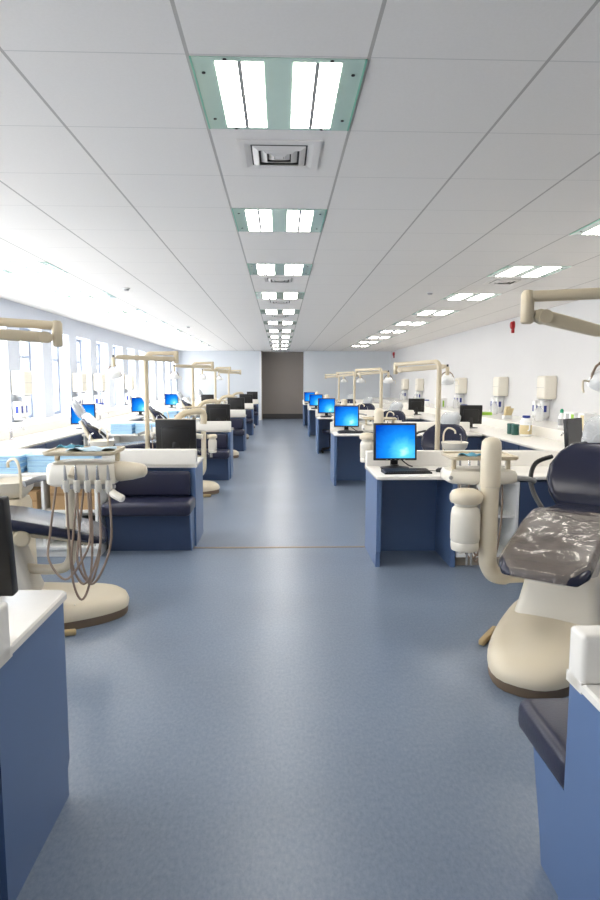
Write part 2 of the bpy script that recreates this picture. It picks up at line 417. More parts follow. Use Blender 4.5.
def make_bench():
    """stands against the desk's back: local frame as desk, bench on +y side"""
    t = thing('bench', 'x', 'bench')
    W0, W1 = .02, .74
    poly = [(.085, 0), (.23, 0), (.25, .10), (.31, .335), (.085, .335)]
    m = MB(); m.loft([[(x, y, z) for y, z in poly] for x in (W0+.015, W1)]); m.build('base', 'blue_dark', t, 0)
    m = MB(); m.loft([[(x, y, z) for y, z in [(.085, 0), (.24, 0), (.262, .10), (.33, .337), (.085, .337)]] for x in (W0+.006, W0+.015)]); m.build('end_panel', 'blue', t, 0)
    m = MB(); m.box(W0-.012, W1, .085, .44, .34, .455, .035, 4); m.build('seat', 'navy', t, 50)
    m = MB(); m.box(W0+.03, W1, .085, .155, .46, .675, .028, 4); m.build('backrest', 'navy', t, 50)
    return t
def make_shelf_unit(w, D, ytop):
    """open storage cabinet, local x 0..w, open face at y=-D, back at y=0"""
    t = thing('open_shelf_cabinet', 'x', 'cabinet')
    th = .022; H = ytop
    m = MB(); m.box(0, th, -D, 0, .08, H).box(w-th, w, -D, 0, .08, H).box(th, w-th, -.015, 0, .08, H).box(th, w-th, -D, -.015, .08, .08+th).box(th, w-th, -D, -.015, H-th, H)
    m.build('body', 'white_plastic', t, 0)
    MB().box(th, w-th, -D+.02, -.015, .39, .41).build('shelf', 'white_plastic', t, 0)
    MB().box(.01, w-.01, -D+.05, -.01, 0, .08).build('plinth', 'plinth', t, 0)
    return t

DR, DL = .58, .46
RY0, LY0 = 5.22, 5.44           # upstand's desk-side face of the second unit on either side
RX, LX = .735, -.735
NU = 5
# right row
dk = make_desk(DR, 2.07)
RW = ['nearest right-hand desk, seen only as a white corner at the lower right edge', 'white topped blue desk with lit monitor right of the aisle beside the cream jar', 'third white topped desk from the camera right of the aisle, rounded corner', 'fourth white topped desk from the camera right of the aisle', 'fifth white topped desk from the camera right of the aisle', 'farthest white topped desk right of the aisle by the end wall']
RYs = [RY0+PITCH*(n-1) for n in range(6)]; RYs[0] = 1.45
RYs[3] += .06; RYs[4] += .12
for n in range(6):
    o = dk if n == 0 else copy_tree(dk)
    o.location = (RX+(.02 if n == 0 else 0), RYs[n], 0); o.scale = (1, 1, .955 if n == 0 else 1); o['label'] = RW[n]; o['group'] = 'desks in the right row'
bn = make_bench(); bn.location = (RX+.025, RYs[0], 0); bn.scale = (1, 1, .955); tag(bn, 'navy vinyl bench end behind the white desk corner at lower right', 'bench', 'bench seats')
# left row (turned half round)
dk = make_desk(DL, 2.07)
LW = ['nearest left-hand desk with white top and grey-blue side panel at lower left', 'second white topped desk left of the aisle behind the navy bench', 'third white topped desk from the camera left of the aisle', 'fourth white topped desk from the camera left of the aisle', 'fifth white topped desk from the camera left of the aisle', 'farthest white topped desk left of the aisle by the end wall']
LYs = [LY0+PITCH*(n-1) for n in range(6)]
LBW = ['navy bench below the nearest left desk, just out of the frame corner', 'large navy vinyl bench with backrest beside the hanging hoses', 'second navy bench along the left of the aisle, beyond the cream jar', 'third navy bench along the left of the aisle', 'fourth navy bench along the left of the aisle', 'farthest navy bench left of the aisle by the doorway']
for n in range(6):
    o = dk if n == 0 else copy_tree(dk)
    o.location = (LX, LYs[n], 0); o.rotation_euler = (0, 0, PI); o['label'] = LW[n]; o['group'] = 'desks in the left row'
    b = copy_tree(bn); b.location = (LX, LYs[n], 0); b.rotation_euler = (0, 0, PI); b['label'] = LBW[n]; b.scale = (1, 1, 1)
# open shelf cabinets on the right: face the camera under the worktop, beside the kneehole
sh = make_shelf_unit(.48, DR-.06, WT-.02)
for n in range(1, 6):
    o = sh if n == 1 else copy_tree(sh)
    o.location = (RX+.645, RYs[n]-.025, 0)
    tag(o, 'white open shelf cabinet under the right-hand desk, %s from the camera' % ORD[n-1], 'cabinet', 'open shelf cabinets under right desks')
def make_door_cabinet(w, D, H, nd):
    t = thing('base_cabinet', 'x', 'cabinet')
    MB().box(0, w, -D+.02, 0, .08, H).build('body', 'blue_dark', t, 0)
    MB().box(0, w, -D+.07, 0, 0, .08).build('plinth', 'plinth', t, 0)
    for k in range(nd):
        a, b = k*w/nd+.003, (k+1)*w/nd-.003
        d_ = MB().box(a, b, -D, -D+.02, .085, H-.004, .002, 1).build('door', 'blue_dark', t, 0)
        MB().tube([(b-.05, -D-.0, H-.22), (b-.05, -D-.025, H-.21), (b-.05, -D-.025, H-.10), (b-.05, -D, H-.09)], .005, 6).build('handle', 'chrome', d_)
    return t
cb = make_door_cabinet(.94, DR-.06, WT-.02, 2)
for n in range(1, 6):
    o = cb if n == 1 else copy_tree(cb)
    o.location = (RX+1.13, RYs[n]-.025, 0)
    tag(o, 'navy two-door cabinet under the right-hand desk run, %s from the camera' % ORD[n-1], 'cabinet', 'two-door cabinets under right desks')
# storage cabinets on the left facing the camera, with their own white tops
def make_store():
    t = thing('storage_cabinet', 'x', 'cabinet')
    # local x 0..1.33 runs to the wall (world -x after the half turn is avoided: world-aligned, x negative)
    w = 1.30; D = .34; H = .67; th = .022
    m = MB()
    for x in (0, .43, .87, w-th): m.box(-x-th, -x, -D, 0, .07, H)
    m.box(-w, 0, -.015, 0, .07, H).box(-w+th, -th, -D, -.015, .07, .092)
    m.build('body', 'white_plastic', t, 0)
    for a, b in ((th, .43), (.43+th, .87), (.87+th, w-th)):
        MB().box(-b, -a, -D+.01, -.015, .375, .395).build('shelf', 'white_plastic', t, 0)
    MB().box(-w, 0, -D+.03, 0, 0, .07).build('plinth', 'white_plastic', t, 0)
    MB().box(-w-.02, .005, -D-.015, 0, H, H+.03, .006, 2).build('worktop', 'solid_white', t, 40)
    return t
st = make_store()
for n in range(1, 6):
    o = st if n == 1 else copy_tree(st)
    o.location = (-1.50, LYs[n]-.085, 0)
    tag(o, ['white storage cabinet left of the large navy bench, holding cardboard boxes', 'second white storage cabinet from the camera on the left', 'third white storage cabinet from the camera on the left', 'fourth white storage cabinet from the camera on the left', 'farthest white storage cabinet on the left'][n-1], 'cabinet', 'storage cabinets on the left')

# wall counters and their cabinets
m = MB(); m.box(2.84, 3.45, 1.0, YF-.02, WT, WT+TH, .008, 2)
tag(m.build('counter_top', 'solid_white'), 'long white counter top along the right wall', 'counter')
m = MB(); m.box(-3.42, -2.84, 1.0, YF-.02, WT, WT+TH, .008, 2)
tag(m.build('counter_top', 'solid_white'), 'long white counter top along the window wall', 'counter')
wc = make_door_cabinet(1.85, .58, WT-.001, 4)
for n in range(1, 6):
    for side in (1, -1):
        for half in (0, 1):
            if n == 1 and side == 1 and half == 0: o = wc
            else: o = copy_tree(wc)
            y0 = ((RY0 if side > 0 else LY0)+PITCH*(n-1))-PITCH+.2+1.87*half
            if side > 0: o.location = (3.445, y0+1.85, 0); o.rotation_euler = (0, 0, -PI/2)
            else: o.location = (-3.415, y0, 0); o.rotation_euler = (0, 0, PI/2)
            tag(o, 'navy four-door cabinet under the %s counter, %s from the camera' % ('right wall' if side > 0 else 'window wall', ORD[(n-1)*2+half]), 'cabinet', 'navy cabinets under the %s counter' % ('right wall' if side > 0 else 'window'))

# ------------------------------------------------------------------ computers
def make_monitor(on=True):
    """screen faces -y, foot at origin"""
    t = thing('computer_monitor', 'x', 'monitor')
    MB().lathe([(.10, 0), (.10, .008), (.03, .022), (.028, .03)], 24, mx=Matrix.Diagonal((1.15, .9, 1, 1))).build('stand_base', 'black', t)
    MB().box(-.03, .03, .015, .04, .012, .17, .006, 2).build('stand_neck', 'black', t)
    T = Matrix.Translation((0, 0, .20)) @ Matrix.Rotation(R(-6), 4, 'X')
    m = MB(); m.box(-.172, .172, -.012, .026, -.135, .160, .006, 2, mx=T)
    m.box(-.12, .12, .026, .042, -.09, .10, .010, 2, mx=T); ca = m.build('casing', 'black', t)
    m = MB(); m.box(-.156, .156, -.0135, -.0122, -.118, .144, mx=T); m.build('screen', 'screen' if on else 'screen_off', t, 0)
    for k in range(5): MB().box(-.07+k*.035-.006, -.07+k*.035+.006, -.0145, -.012, -.131, -.126, mx=T).build('button', 'grey_plastic', ca, 0)
    MB().tube(crom([(0, .03, .16), (.05, .05, .08), (.12, .07, .02), (.16, .06, .006)]), .005, 6).build('cable', 'black_matt', t)
    return t
def make_keyboard():
    t = thing('keyboard', 'x', 'keyboard')
    MB().loft([[(-.215, y, z) for y, z in [(-.075, 0), (-.075, .012), (.075, .024), (.075, 0)]], [(.215, y, z) for y, z in [(-.075, 0), (-.075, .012), (.075, .024), (.075, 0)]]]).build('casing', 'black', t, 0)
    m = MB()
    for r_ in range(5):
        for c in range(19):
            x = -.2+c*.0212; y = -.062+r_*.026; z = .0145+.002*r_
            m.box(x, x+.018, y, y+.021, z-.002, z+.006)
    m.build('keys', 'keycap', t, 0)
    return t
def make_mouse():
    t = thing('computer_mouse', 'x', 'mouse')
    m = MB(); rings = []
    for z, s in ((0, .92), (.010, 1), (.022, .92), (.032, .66), (.036, .3)):
        rings.append([(.031*s*math.cos(a), .055*s*math.sin(a), z) for a in [2*PI*k/18 for k in range(18)]])
    m.loft(rings).build('shell', 'black', t, 60)
    MB().lathe([(.006, -.004), (.008, 0), (.006, .004)], 10, mx=Matrix.Translation((0, .03, .030)) @ Matrix.Rotation(PI/2, 4, 'Y')).build('wheel', 'grey_plastic', t)
    MB().tube(crom([(0, .053, .008), (.02, .12, .006), (-.03, .2, .006)]), .0025, 6).build('cable', 'black_matt', t)
    return t
mon = make_monitor(); mon_off = make_monitor(False)
kbd = make_keyboard(); mou = make_mouse()
ZT_ = WT+TH+.0005
RMW = ['', 'lit blue monitor on the nearest visible right-hand desk', 'second lit blue monitor along the right of the aisle', 'third lit blue monitor along the right of the aisle', 'fourth lit blue monitor along the right of the aisle', 'farthest lit blue monitor along the right of the aisle']
kbd.scale = (.88, .95, 1); mon.scale = (1.05, 1, 1.05)
used = dict(m=0, k=0, u=0)
def put(src, key, loc, rz, label, group):
    o = src if not used.get(key) else copy_tree(src); used[key] = 1
    o.location = loc; o.rotation_euler = (0, 0, rz); o['label'] = label; o['group'] = group
    return o
for n in range(1, 6):
    y = RYs[n]
    put(mon, 'm', (.955, y-.14, ZT_), R([0, 2, -4, 5, -6, 3][n]), RMW[n], 'monitors in the right row')
    put(kbd, 'k', (1.0, y-.40, ZT_), R(4), 'black keyboard in front of the %s lit monitor right of the aisle' % ORD[n-1], 'keyboards on right desks')
    put(mou, 'u', (1.30, y-.36, ZT_), R(75), 'black mouse beside the %s keyboard right of the aisle' % ORD[n-1], 'mice on right desks')
LMW = ['black monitor corner on the nearest left desk at the frame edge', 'black monitor back above the large navy bench', 'second black monitor back along the left of the aisle', 'third black monitor back along the left of the aisle', 'fourth black monitor back along the left of the aisle', 'farthest black monitor back along the left of the aisle']
for n in range(0, 6):
    y = LYs[n]
    x = -.945 if n else -.992
    put(mon, 'm', (x, y+(.16 if n else .22), ZT_), PI+R([-3, 0, 2, -3, 2, 0][n]), LMW[n], 'monitors in the left row')
    put(kbd, 'k', (-1.13, y+(.355 if n else .385), ZT_), PI+R(2), 'black keyboard %s' % ('at the left frame edge on the nearest desk' if n == 0 else 'behind the %s black monitor left of the aisle' % ORD[n-1]), 'keyboards on left desks')
# monitors on the wall counters
for n, (x, y, rz, lb) in enumerate([(2.95, 6.08, 40, 'dark monitor turned sideways behind the headrest of the nearest right chair'), (2.99, 9.6, 172, 'tilted black monitor on the right wall counter behind the second chair'), (2.98, 13.45, 172, 'smaller black monitor on the right wall counter farther back')]):
    put(mon_off, 'mo', (x, y, ZT_), R(rz), lb, 'dark monitors on the right counter')
for n, (x, y, rz, lb) in enumerate([(-2.98, 9.4, 8, 'lit blue monitor on the window counter beside the white covered headrest'), (-2.98, 13.2, 8, 'second lit blue monitor on the window counter behind the lamp pole'), (-2.98, 17.0, 8, 'farthest lit blue monitor on the window counter')]):
    put(mon, 'm', (x, y, ZT_), R(rz), lb, 'lit monitors on the window counter')
put(mon_off, 'mo', (-2.0, 17.05, ZT_+.0), R(180), 'small black monitor back beyond the third lamp on the left', 'dark monitors on the left')

# ------------------------------------------------------------------ dental chairs
def smooth_ring_pad(stations, n=6):
    """stations: (x, zc, hw, th, tilt) -> rounded pad lofted along x"""
    rings = []
    for x, z, hw, th, tl in stations:
        ring = [(p[0], p[1]) for p in rrect(hw, th/2, min(th*.48, hw*.9), n)]
        c, s_ = math.cos(tl), math.sin(tl)
        rings.append([(x-s_*b, a, z+c*b) for a, b in ring])
    return rings
def make_chair(covered, nose=.74, ped=.05):
    t = thing('dental_chair', 'x', 'dental chair')
    # boot-shaped base, nose towards +x
    plan = []
    for k in range(40):
        a = 2*PI*k/40; cx = math.cos(a); sy = math.sin(a)
        x = (nose if cx > 0 else .42)*math.copysign(abs(cx)**.85, cx); y = (.285-.03*max(0, cx))*math.copysign(abs(sy)**.72, sy)
        plan.append((x, y))
    def sc(p, s, z): return [(x*s, y*s, z) for x, y in p]
    def slope(ring): return [(x, y, z+max(0, .25-x)*.09*(z-.05)/.11) for x, y, z in ring]
    MB().loft([sc(plan, 1.0, 0), sc(plan, 1.012, .012), sc(plan, 1.005, .06)]).build('base_skirt', 'skirt', t, 50)
    MB().loft([sc(plan, 1.02, .052), sc(plan, 1.025, .075), slope(sc(plan, 1.0, .105)), slope(sc(plan, .94, .128)), slope(sc(plan, .82, .142)), slope(sc(plan, .5, .15)), slope(sc(plan, .1, .153))]).build('base_shell', 'cream', t, 60)
    m = MB(); m.tube([(.30, -.215+.43*k/10, .146-.012*abs(k-5)/5) for k in range(11)], .005, 6); m.build('base_seam', 'cream_light', t)
    # column
    rings = []
    for z, x0, x1, hw in ((.12, -.42, .11, .235), (.22, -.40, .08, .21), (.36, -.36, .04, .185), (.50, -.33, .0, .17), (.56, -.34, .03, .18)):
        rings.append([(p[0], p[1], z) for p in rrect((x1-x0)/2, hw, .05, 4, (x0+x1)/2, 0)])
    MB().loft(rings).build('column', 'cream_light', t, 50)
    # shell under the seat
    st_ = [(-.84, .575, .10, .05, 0), (-.70, .555, .19, .07, 0), (-.35, .565, .20, .08, 0), (-.05, .60, .20, .06, .0), (.20, .545, .18, .045, .25), (.40, .48, .15, .03, .25)]
    MB().loft(smooth_ring_pad(st_)).build('seat_shell', 'beige_arm', t, 60)
    # seat and leg cushion
    st_ = [(-.80, .615, .15, .05, 0), (-.76, .62, .20, .075, 0), (-.55, .625, .205, .085, -.03), (-.32, .65, .205, .085, -.04), (-.18, .655, .215, .08, .10), (.0, .628, .225, .075, .2), (.22, .575, .225, .07, .25), (.40, .525, .22, .065, .27), (.465, .506, .19, .05, .27), (.485, .501, .15, .03, .27)]
    MB().loft(smooth_ring_pad(st_)).build('seat', 'navy_shiny', t, 60)
    if covered:
        # clear plastic sheet over the foot end: pulled tight with long folds, edges turned down
        nx, ny = 40, 26; m = MB(); rows = []
        def top(x):
            pts = [(-.32, .693), (-.18, .697), (.0, .668), (.22, .612), (.40, .560), (.465, .542), (.487, .522), (.497, .495), (.50, .47)]
            for (a, za), (b, zb) in zip(pts, pts[1:]):
                if x <= b: return za+(zb-za)*(x-a)/(b-a)
            return pts[-1][1]
        rnd = random.Random(3)
        folds = [(rnd.uniform(-.25, .45), rnd.uniform(-.2, .2), rnd.uniform(0, PI), rnd.uniform(.05, .16), rnd.uniform(.006, .014), rnd.uniform(.010, .022)) for _ in range(26)]
        for i in range(nx+1):
            x = -.28+.745*i/nx if i < nx-4 else [.470, .482, .490, .496, .499][i-nx+4]; r_ = []
            for j in range(ny+1):
                v = -1+2*j/ny; y = (.243-.085*max(0, x-.38)/.09)*v
                z = top(x)+.006
                for fx, fy, fa, fl_, fh, fw_ in folds:
                    dx, dy = x-fx, y-fy; u_ = dx*math.cos(fa)+dy*math.sin(fa); w_ = -dx*math.sin(fa)+dy*math.cos(fa)
                    z += fh*math.exp(-(w_/fw_)**2-(u_/fl_)**2)*(1-abs(v)**4)
                e = max(0, abs(v)-.82)/.18; z -= (.060 if x < .45 else .018 if x < .475 else .0)*e*e
                r_.append(m.bm.verts.new((x, y, z)))
            rows.append(r_)
        for a, b in zip(rows, rows[1:]):
            for j in range(ny): m.bm.faces.new((a[j], a[j+1], b[j+1], b[j]))
        o = m.build('plastic_cover', 'cover', t, 180, sub=1); o['label'] = 'clear crinkled plastic cover'
    # hinge knob
    MB().lathe([(.048, -.01), (.048, .012), (.038, .022), (.004, .024)], 20, mx=Matrix.Translation((.03, -.205, .555)) @ Matrix.Rotation(PI/2, 4, 'X')).build('hinge_knob', 'beige_arm', t)
    # backrest, leaning
    ax = Vector((-.50, 0, .84)).normalized(); nrm = Vector((.84, 0, .50)).normalized(); o0 = Vector((-.80, 0, .60))
    rings = []
    BK = ((0, .15, .05), (.03, .22, .09), (.10, .27, .11), (.20, .30, .12), (.30, .295, .12), (.40, .25, .11), (.47, .19, .09), (.50, .12, .05))
    for d, hw, th in BK:
        rings.append([o0+ax*d+Vector((0, 1, 0))*a+nrm*(b-.02*(abs(a)/.27)**2*0+.03*(a/.27)**2) for a, b in rrect(hw, th/2, th*.45, 6)])
    bk = MB().loft(rings).build('backrest', 'navy_shiny', t, 60)
    rings = []
    for d, hw, th in ((.04, .12, .03), (.12, .2, .05), (.3, .21, .05), (.46, .1, .03)):
        rings.append([o0+ax*d+Vector((0, 1, 0))*a+nrm*(b-.065) for a, b in rrect(hw, th/2, th*.45, 6)])
    MB().loft(rings).build('back_shell', 'cream', t, 60)
    # headrest with bars
    hc = o0+ax*.595
    for sy in (-.03, .03): MB().tube([o0+ax*.46+Vector((0, sy, 0))-nrm*.03, o0+ax*.60+Vector((0, sy, 0))-nrm*.03], .007, 8).build('headrest_bar', 'chrome', t)
    rings = []
    for d, hw, th in ((-.09, .06, .03), (-.075, .09, .06), (0, .112, .075), (.06, .105, .07), (.085, .06, .03)):
        rings.append([hc+ax*d+Vector((0, 1, 0))*a+nrm*b for a, b in rrect(hw, th/2, th*.45, 6)])
    hr = MB().loft(rings).build('headrest', 'navy_shiny', t, 60)
    rings = []; rnd = random.Random(5)
    for d, hw, th in ((-.10, .112, .09), (-.07, .12, .10), (0, .125, .105), (.06, .12, .095), (.10, .09, .06), (.12, .04, .03)):
        rings.append([hc+ax*(d+rnd.uniform(-.012, .012))+Vector((0, 1, 0))*a*rnd.uniform(.93, 1.07)+nrm*b*rnd.uniform(.9, 1.1) for a, b in rrect(hw, th/2, th*.4, 6)])
    if covered is False:
        r2 = []
        for d, hw, th in BK[2:]:
            r2.append([o0+ax*(d+.01)+Vector((0, 1, 0))*a+nrm*(b+.018+.03*(a/.27)**2) for a, b in rrect(hw*.985, th/2, th*.45, 6)])
        q_ = MB().loft(r2).build('backrest_cover', 'white_sheet', t, 60); q_['label'] = 'white plastic sheet over the backrest'
    o = MB().loft(rings, cap=False).build('headrest_cover', 'bag', hr, 60); o['label'] = 'loose translucent plastic bag'
    # armrest: black curved loop on the +y... side
    MB().tube(crom([(-.62, -.24, .60), (-.72, -.34, .70), (-.79, -.385, .80), (-.90, -.38, .89), (-1.0, -.30, .93)], 6), .016, 10).build('armrest', 'black', t)
    # foot pedals
    for sy in (-1, 1): MB().box(ped, ped+.25, sy*.33-.018, sy*.33+.018, .0, .035, .010, 2).build('foot_pedal', 'tan', t, 50)
    return t
RC = (1.55, 3.27); RH = R(233)
LC = (-1.56, 3.68); LH = R(15)
ch = make_chair(True); ch.location = (*RC, 0); ch.rotation_euler = (0, 0, RH)
tag(ch, 'nearest right dental chair with clear plastic over its foot end', 'dental chair', 'dental chairs on the right')
chb = make_chair(None, .60, .06); chb.location = (*LC, 0); chb.rotation_euler = (0, 0, LH)
tag(chb, 'nearest left dental chair with dark foot end behind the hanging hoses', 'dental chair', 'dental chairs on the left')
chc = make_chair(False, .60, .20); chr_ = make_chair(None); chr_.scale = (1, 1, .87)
for n in range(1, 5):
    o = chr_ if n == 1 else copy_tree(chr_); o.location = (RC[0], RC[1]+PITCH*n, 0); o.rotation_euler = (0, 0, RH)
    tag(o, '%s navy dental chair from the camera on the right side' % ORD[n], 'dental chair', 'dental chairs on the right')
    o = chc if n == 1 else copy_tree(chc); o.location = (LC[0]+.16, LC[1]+.42+PITCH*n, 0); o.rotation_euler = (0, 0, R(15)); tag(o, '%s dental chair from the camera on the window side%s' % (ORD[n], ', white plastic over its backrest' if n == 1 else ''), 'dental chair', 'dental chairs on the left')

# ------------------------------------------------------------------ delivery units
def make_delivery(side, hz=0., post=(-.03, -.34), arm_end=(.35, -.40), jar=True, slim=False, th=0., xs=(-.21, .10), js=1., wide=1., toparm=False, dz=0., horn=False):
    """local: origin on the floor below the head, instruments on the +y side, post on the -y side"""
    t = thing('delivery_unit', 'x', 'dental unit')
    px, py = post
    # swan-necked post: rises from a low arm that runs back to the chair
    pts = crom([(arm_end[0], arm_end[1]+.02, .345), (px+.16, py+.01, .335), (px+.05, py, .345), (px+.008, py, .40), (px, py, .47), (px, py, .60), (px, py, .86+hz)], 6)
    MB().tube(pts, ([.03]*len(pts) if slim else [.042]*8+[.050]*(len(pts)-8)), 16, flat=1.05).build('post', 'cream', t, 60)
    if not slim: MB().tube([(px, py, .862+hz), (px, py, 1.08+hz), (px, py, 1.115+hz), (px, py, 1.135+hz), (px, py, 1.142+hz)], [.0535, .0535, .050, .034, .012], 18, flat=1.05).build('post_cap', 'cream', t, 60)
    # link from post to head
    MB().tube([(px, py+.03, .80+hz), (px*.5, -.2, .81+hz), (0, -.06, .84+hz)], .032, 12).build('link_arm', 'cream_light', t)
    # head
    poly = [(-.255, -.02), (-.24, -.10), (-.16, -.13), (.16, -.13), (.25, -.10), (.265, -.02), (.25, .10), (.2, .13), (-.2, .13), (-.25, .09)]
    def ins(s, z, zz=0): return [(x*s*wide, y*s, z+zz) for x, y in poly]
    z0 = .835+hz
    hd = MB().loft([ins(.90, z0), ins(1, z0+.015), ins(1, z0+.055+th), ins(.95, z0+.078+th), ins(.80, z0+.085+th)]).build('head', 'cream_light', t, 50)
    MB().lathe([(.012, 0), (.012, .01), (.004, .014)], 12, mx=Matrix.Translation((-.235*wide, -.10, z0+.04)) @ Matrix.Rotation(PI/2, 4, 'X')).build('knob', 'grey_plastic', hd)
    # control handle
    MB().tube(crom([(.24*wide, -.03, z0+.03), (.24*wide+.10, -.03, z0+.02), (.24*wide+.16, .02, z0+.0)], 5), [.016]*10+[.02], 10).build('handle', 'grey_plastic', t)
    # tray on two supports
    TX = .19 if horn else .205
    tz = .985+hz+th*.5
    tr = MB().loft([[(x*.96, y*.96, tz) for x, y in rrect(TX, .15, .035)], [(x, y, tz+.008) for x, y in rrect(TX, .15, .035)], [(x, y, tz+.022) for x, y in rrect(TX, .15, .035)], [(x*.95, y*.93, tz+.022) for x, y in rrect(TX, .15, .035)], [(x*.94, y*.92, tz+.012) for x, y in rrect(TX, .15, .035)]]).build('tray', 'beige_arm', t, 40)
    for sx in (-.165, .17): MB().box(sx-.012, sx+.012, -.06, -.03, z0+.08+th, tz+.002, .004, 1).build('tray_support', 'beige_arm', t)
    # front instrument rail with handpieces and hoses
    MB().box(xs[0]-.03, xs[0]+4*xs[1]+.03, .135, .165, z0-.005, z0+.018, .006, 2).build('holder_rail', 'grey_plastic', t)
    rnd = random.Random(11+side)
    for k in range(5):
        x = xs[0]+k*xs[1]
        MB().tube([(x, .17, z0+.045), (x, .165, z0+.0), (x+.003, .155, z0-.02)], [.017, .019, .014], 10).build('holder', 'cream_light', t)
        MB().tube([(x, .178, z0+.125), (x, .176, z0+.10), (x, .172, z0+.05), (x, .168, z0-.015)], [.004, .007, .009, .008], 8).build('handpiece', 'chrome' if k % 2 else 'grey_plastic', t)
        dep = .30+dz+rnd.uniform(-.06, .05)+(-.08 if k == 4 else 0); sh_ = rnd.uniform(.10, .18)*(1.35 if horn else 1)*(1 if k < 3 else -.6)
        h = crom([(x, .165, z0-.02), (x-.005, .168, .62), (x+sh_*.2, .175, dep+.10), (x+sh_*.6, .17, dep), (x+sh_, .15, dep+.10), (x+sh_*1.05, .10, .6), (x+sh_*.9, .06, z0+.002)], 6)
        MB().tube(h, .0062, 8).build('hose', 'hose', t)
    if jar:
        jx, jy = px-.05-.085*js, py+.0
        MB().tube([(px-.04, py, .80+hz), (jx+.05, jy, .80+hz)], .028, 10).build('jar_bracket', 'cream', t)
        def J(pr): return [(r_*js, .80+hz+(z_-.80)*js) for r_, z_ in pr]
        MB().lathe(J([(.085, .770), (.092, .785), (.092, .812), (.078, .835), (.05, .845), (.004, .848)]), 28, c=(jx, jy, 0)).build('jar_lid', 'cream', t, 50)
        MB().lathe(J([(.05, .49), (.075, .495), (.079, .51), (.080, .54), (.077, .545), (.083, .56), (.083, .70), (.075, .735), (.06, .75), (.066, .757), (.066, .766), (.06, .77)]), 28, c=(jx, jy, 0)).build('jar', 'cream_light', t, 40)
        for dx in (.015, .04): MB().tube([(jx+dx*js, jy, .80+hz-.30*js), (jx+dx*js, jy, .80+hz-.40*js)], .006, 8).build('drain_tap', 'grey_plastic', t)
    if horn:
        MB().tube([(-.15, .02, z0+.07), (-.20, .03, z0+.072), (-.27, .04, z0+.075), (-.33, .045, z0+.078), (-.345, .045, z0+.079)], [.05, .056, .048, .036, .02], 14).build('side_pod', 'cream', t, 60)
        MB().tube(crom([(-.13, .10, z0+.0), (-.19, .16, z0-.03), (-.25, .19, z0-.055)], 4), [.022]*8+[.016], 10).build('side_grip', 'cream_light', t)
        MB().tube(crom([(.0, -.04, z0+.07), (.02, .10, z0+.10), (.03, .15, z0+.06)], 4), .02, 10).build('yoke_arm', 'cream', t)
    if toparm:
        MB().tube(crom([(px, py, .95+hz), (px, py, 1.07+hz), (px*.8, py*.8, 1.10+hz), (px*.3, py*.4, 1.06+hz), (0, 0, z0+.05)], 5), .038, 12).build('top_arm', 'beige_arm', t)
    return t
# right units: the post is on the camera's side
HR = (1.225, 3.75)
du = make_delivery(1, 0, (-.035, -.33), (.42, -.33), xs=(-.06, .06), wide=.84); du.location = (*HR, 0); du.rotation_euler = (0, 0, 0)
tag(du, 'nearest right dental unit with thick cream post and hanging cream jar', 'dental unit', 'dental units on the right')
for n in range(1, 5):
    dup(du, (HR[0], HR[1]+PITCH*n+.05, 0), R(-4*n), '%s dental unit from the camera on the right side' % ORD[n])
HL = (-1.08, 3.42)
dl = make_delivery(-1, .05, (.16, -.20), (.45, -.22), jar=False, slim=True, th=.04, xs=(-.17, .056), wide=.72, dz=.06, horn=True); dl.location = (*HL, 0); dl.rotation_euler = (0, 0, PI)
tag(dl, 'nearest left dental unit with tray and looping brown hoses', 'dental unit', 'dental units on the left')
dl2 = make_delivery(-1, .0, (-.36, -.10), (-.05, .25), jar=True, slim=True, js=.62, wide=.9, toparm=True); dl2.location = (-1.27, 7.2, 0); dl2.rotation_euler = (0, 0, PI)
tag(dl2, 'second left dental unit whose cream post stands beyond the first black monitor', 'dental unit', 'dental units on the left')
for n in range(1, 4):
    dup(dl2, (-1.5, 7.2+PITCH*n, 0), PI, '%s dental unit from the camera on the window side' % ORD[n+1])

# ------------------------------------------------------------------ spittoons
def make_spittoon():
    t = thing('spittoon_unit', 'x', 'spittoon')
    rings = [[(p[0], p[1], z) for p in rrect(.11*s, .14*s, .06*s, 5)] for z, s in ((0, 1), (.02, 1.03), (.3, 1.0), (.62, .9), (.66, .8))]
    MB().loft(rings).build('body', 'cream', t, 50)
    MB().lathe([(.03, .655), (.09, .67), (.135, .72), (.15, .775), (.142, .78), (.125, .735), (.08, .69), (.004, .68)], 28).build('bowl', 'cream_light', t, 50)
    MB().tube(crom([(-.10, .10, .66), (-.10, .10, .86), (-.06, .07, .93), (.0, .03, .91), (.01, .02, .87)], 6), .010, 8).build('spout', 'cream', t)
    MB().tube(crom([(.10, .09, .66), (.10, .09, .83), (.07, .05, .86)], 5), .007, 8).build('cup_filler', 'chrome', t)
    return t
sp_ = make_spittoon()
used['sp'] = 0
for n in range(1, 5):
    put(sp_, 'sp', (1.96, 3.04+PITCH*n, 0), 0, '%s cream spittoon in front of a navy chair on the right' % ORD[n-1], 'spittoons on the right')
for n in range(1, 4):
    put(sp_, 'sp', (-2.05, 3.28+PITCH*n, 0), PI, '%s cream spittoon on the window side' % ORD[n-1], 'spittoons on the left')
put(sp_, 'sp', (-1.83, 4.2, 0), PI, 'cream spittoon bowl at the left frame edge by the nearest left chair', 'spittoons on the left')

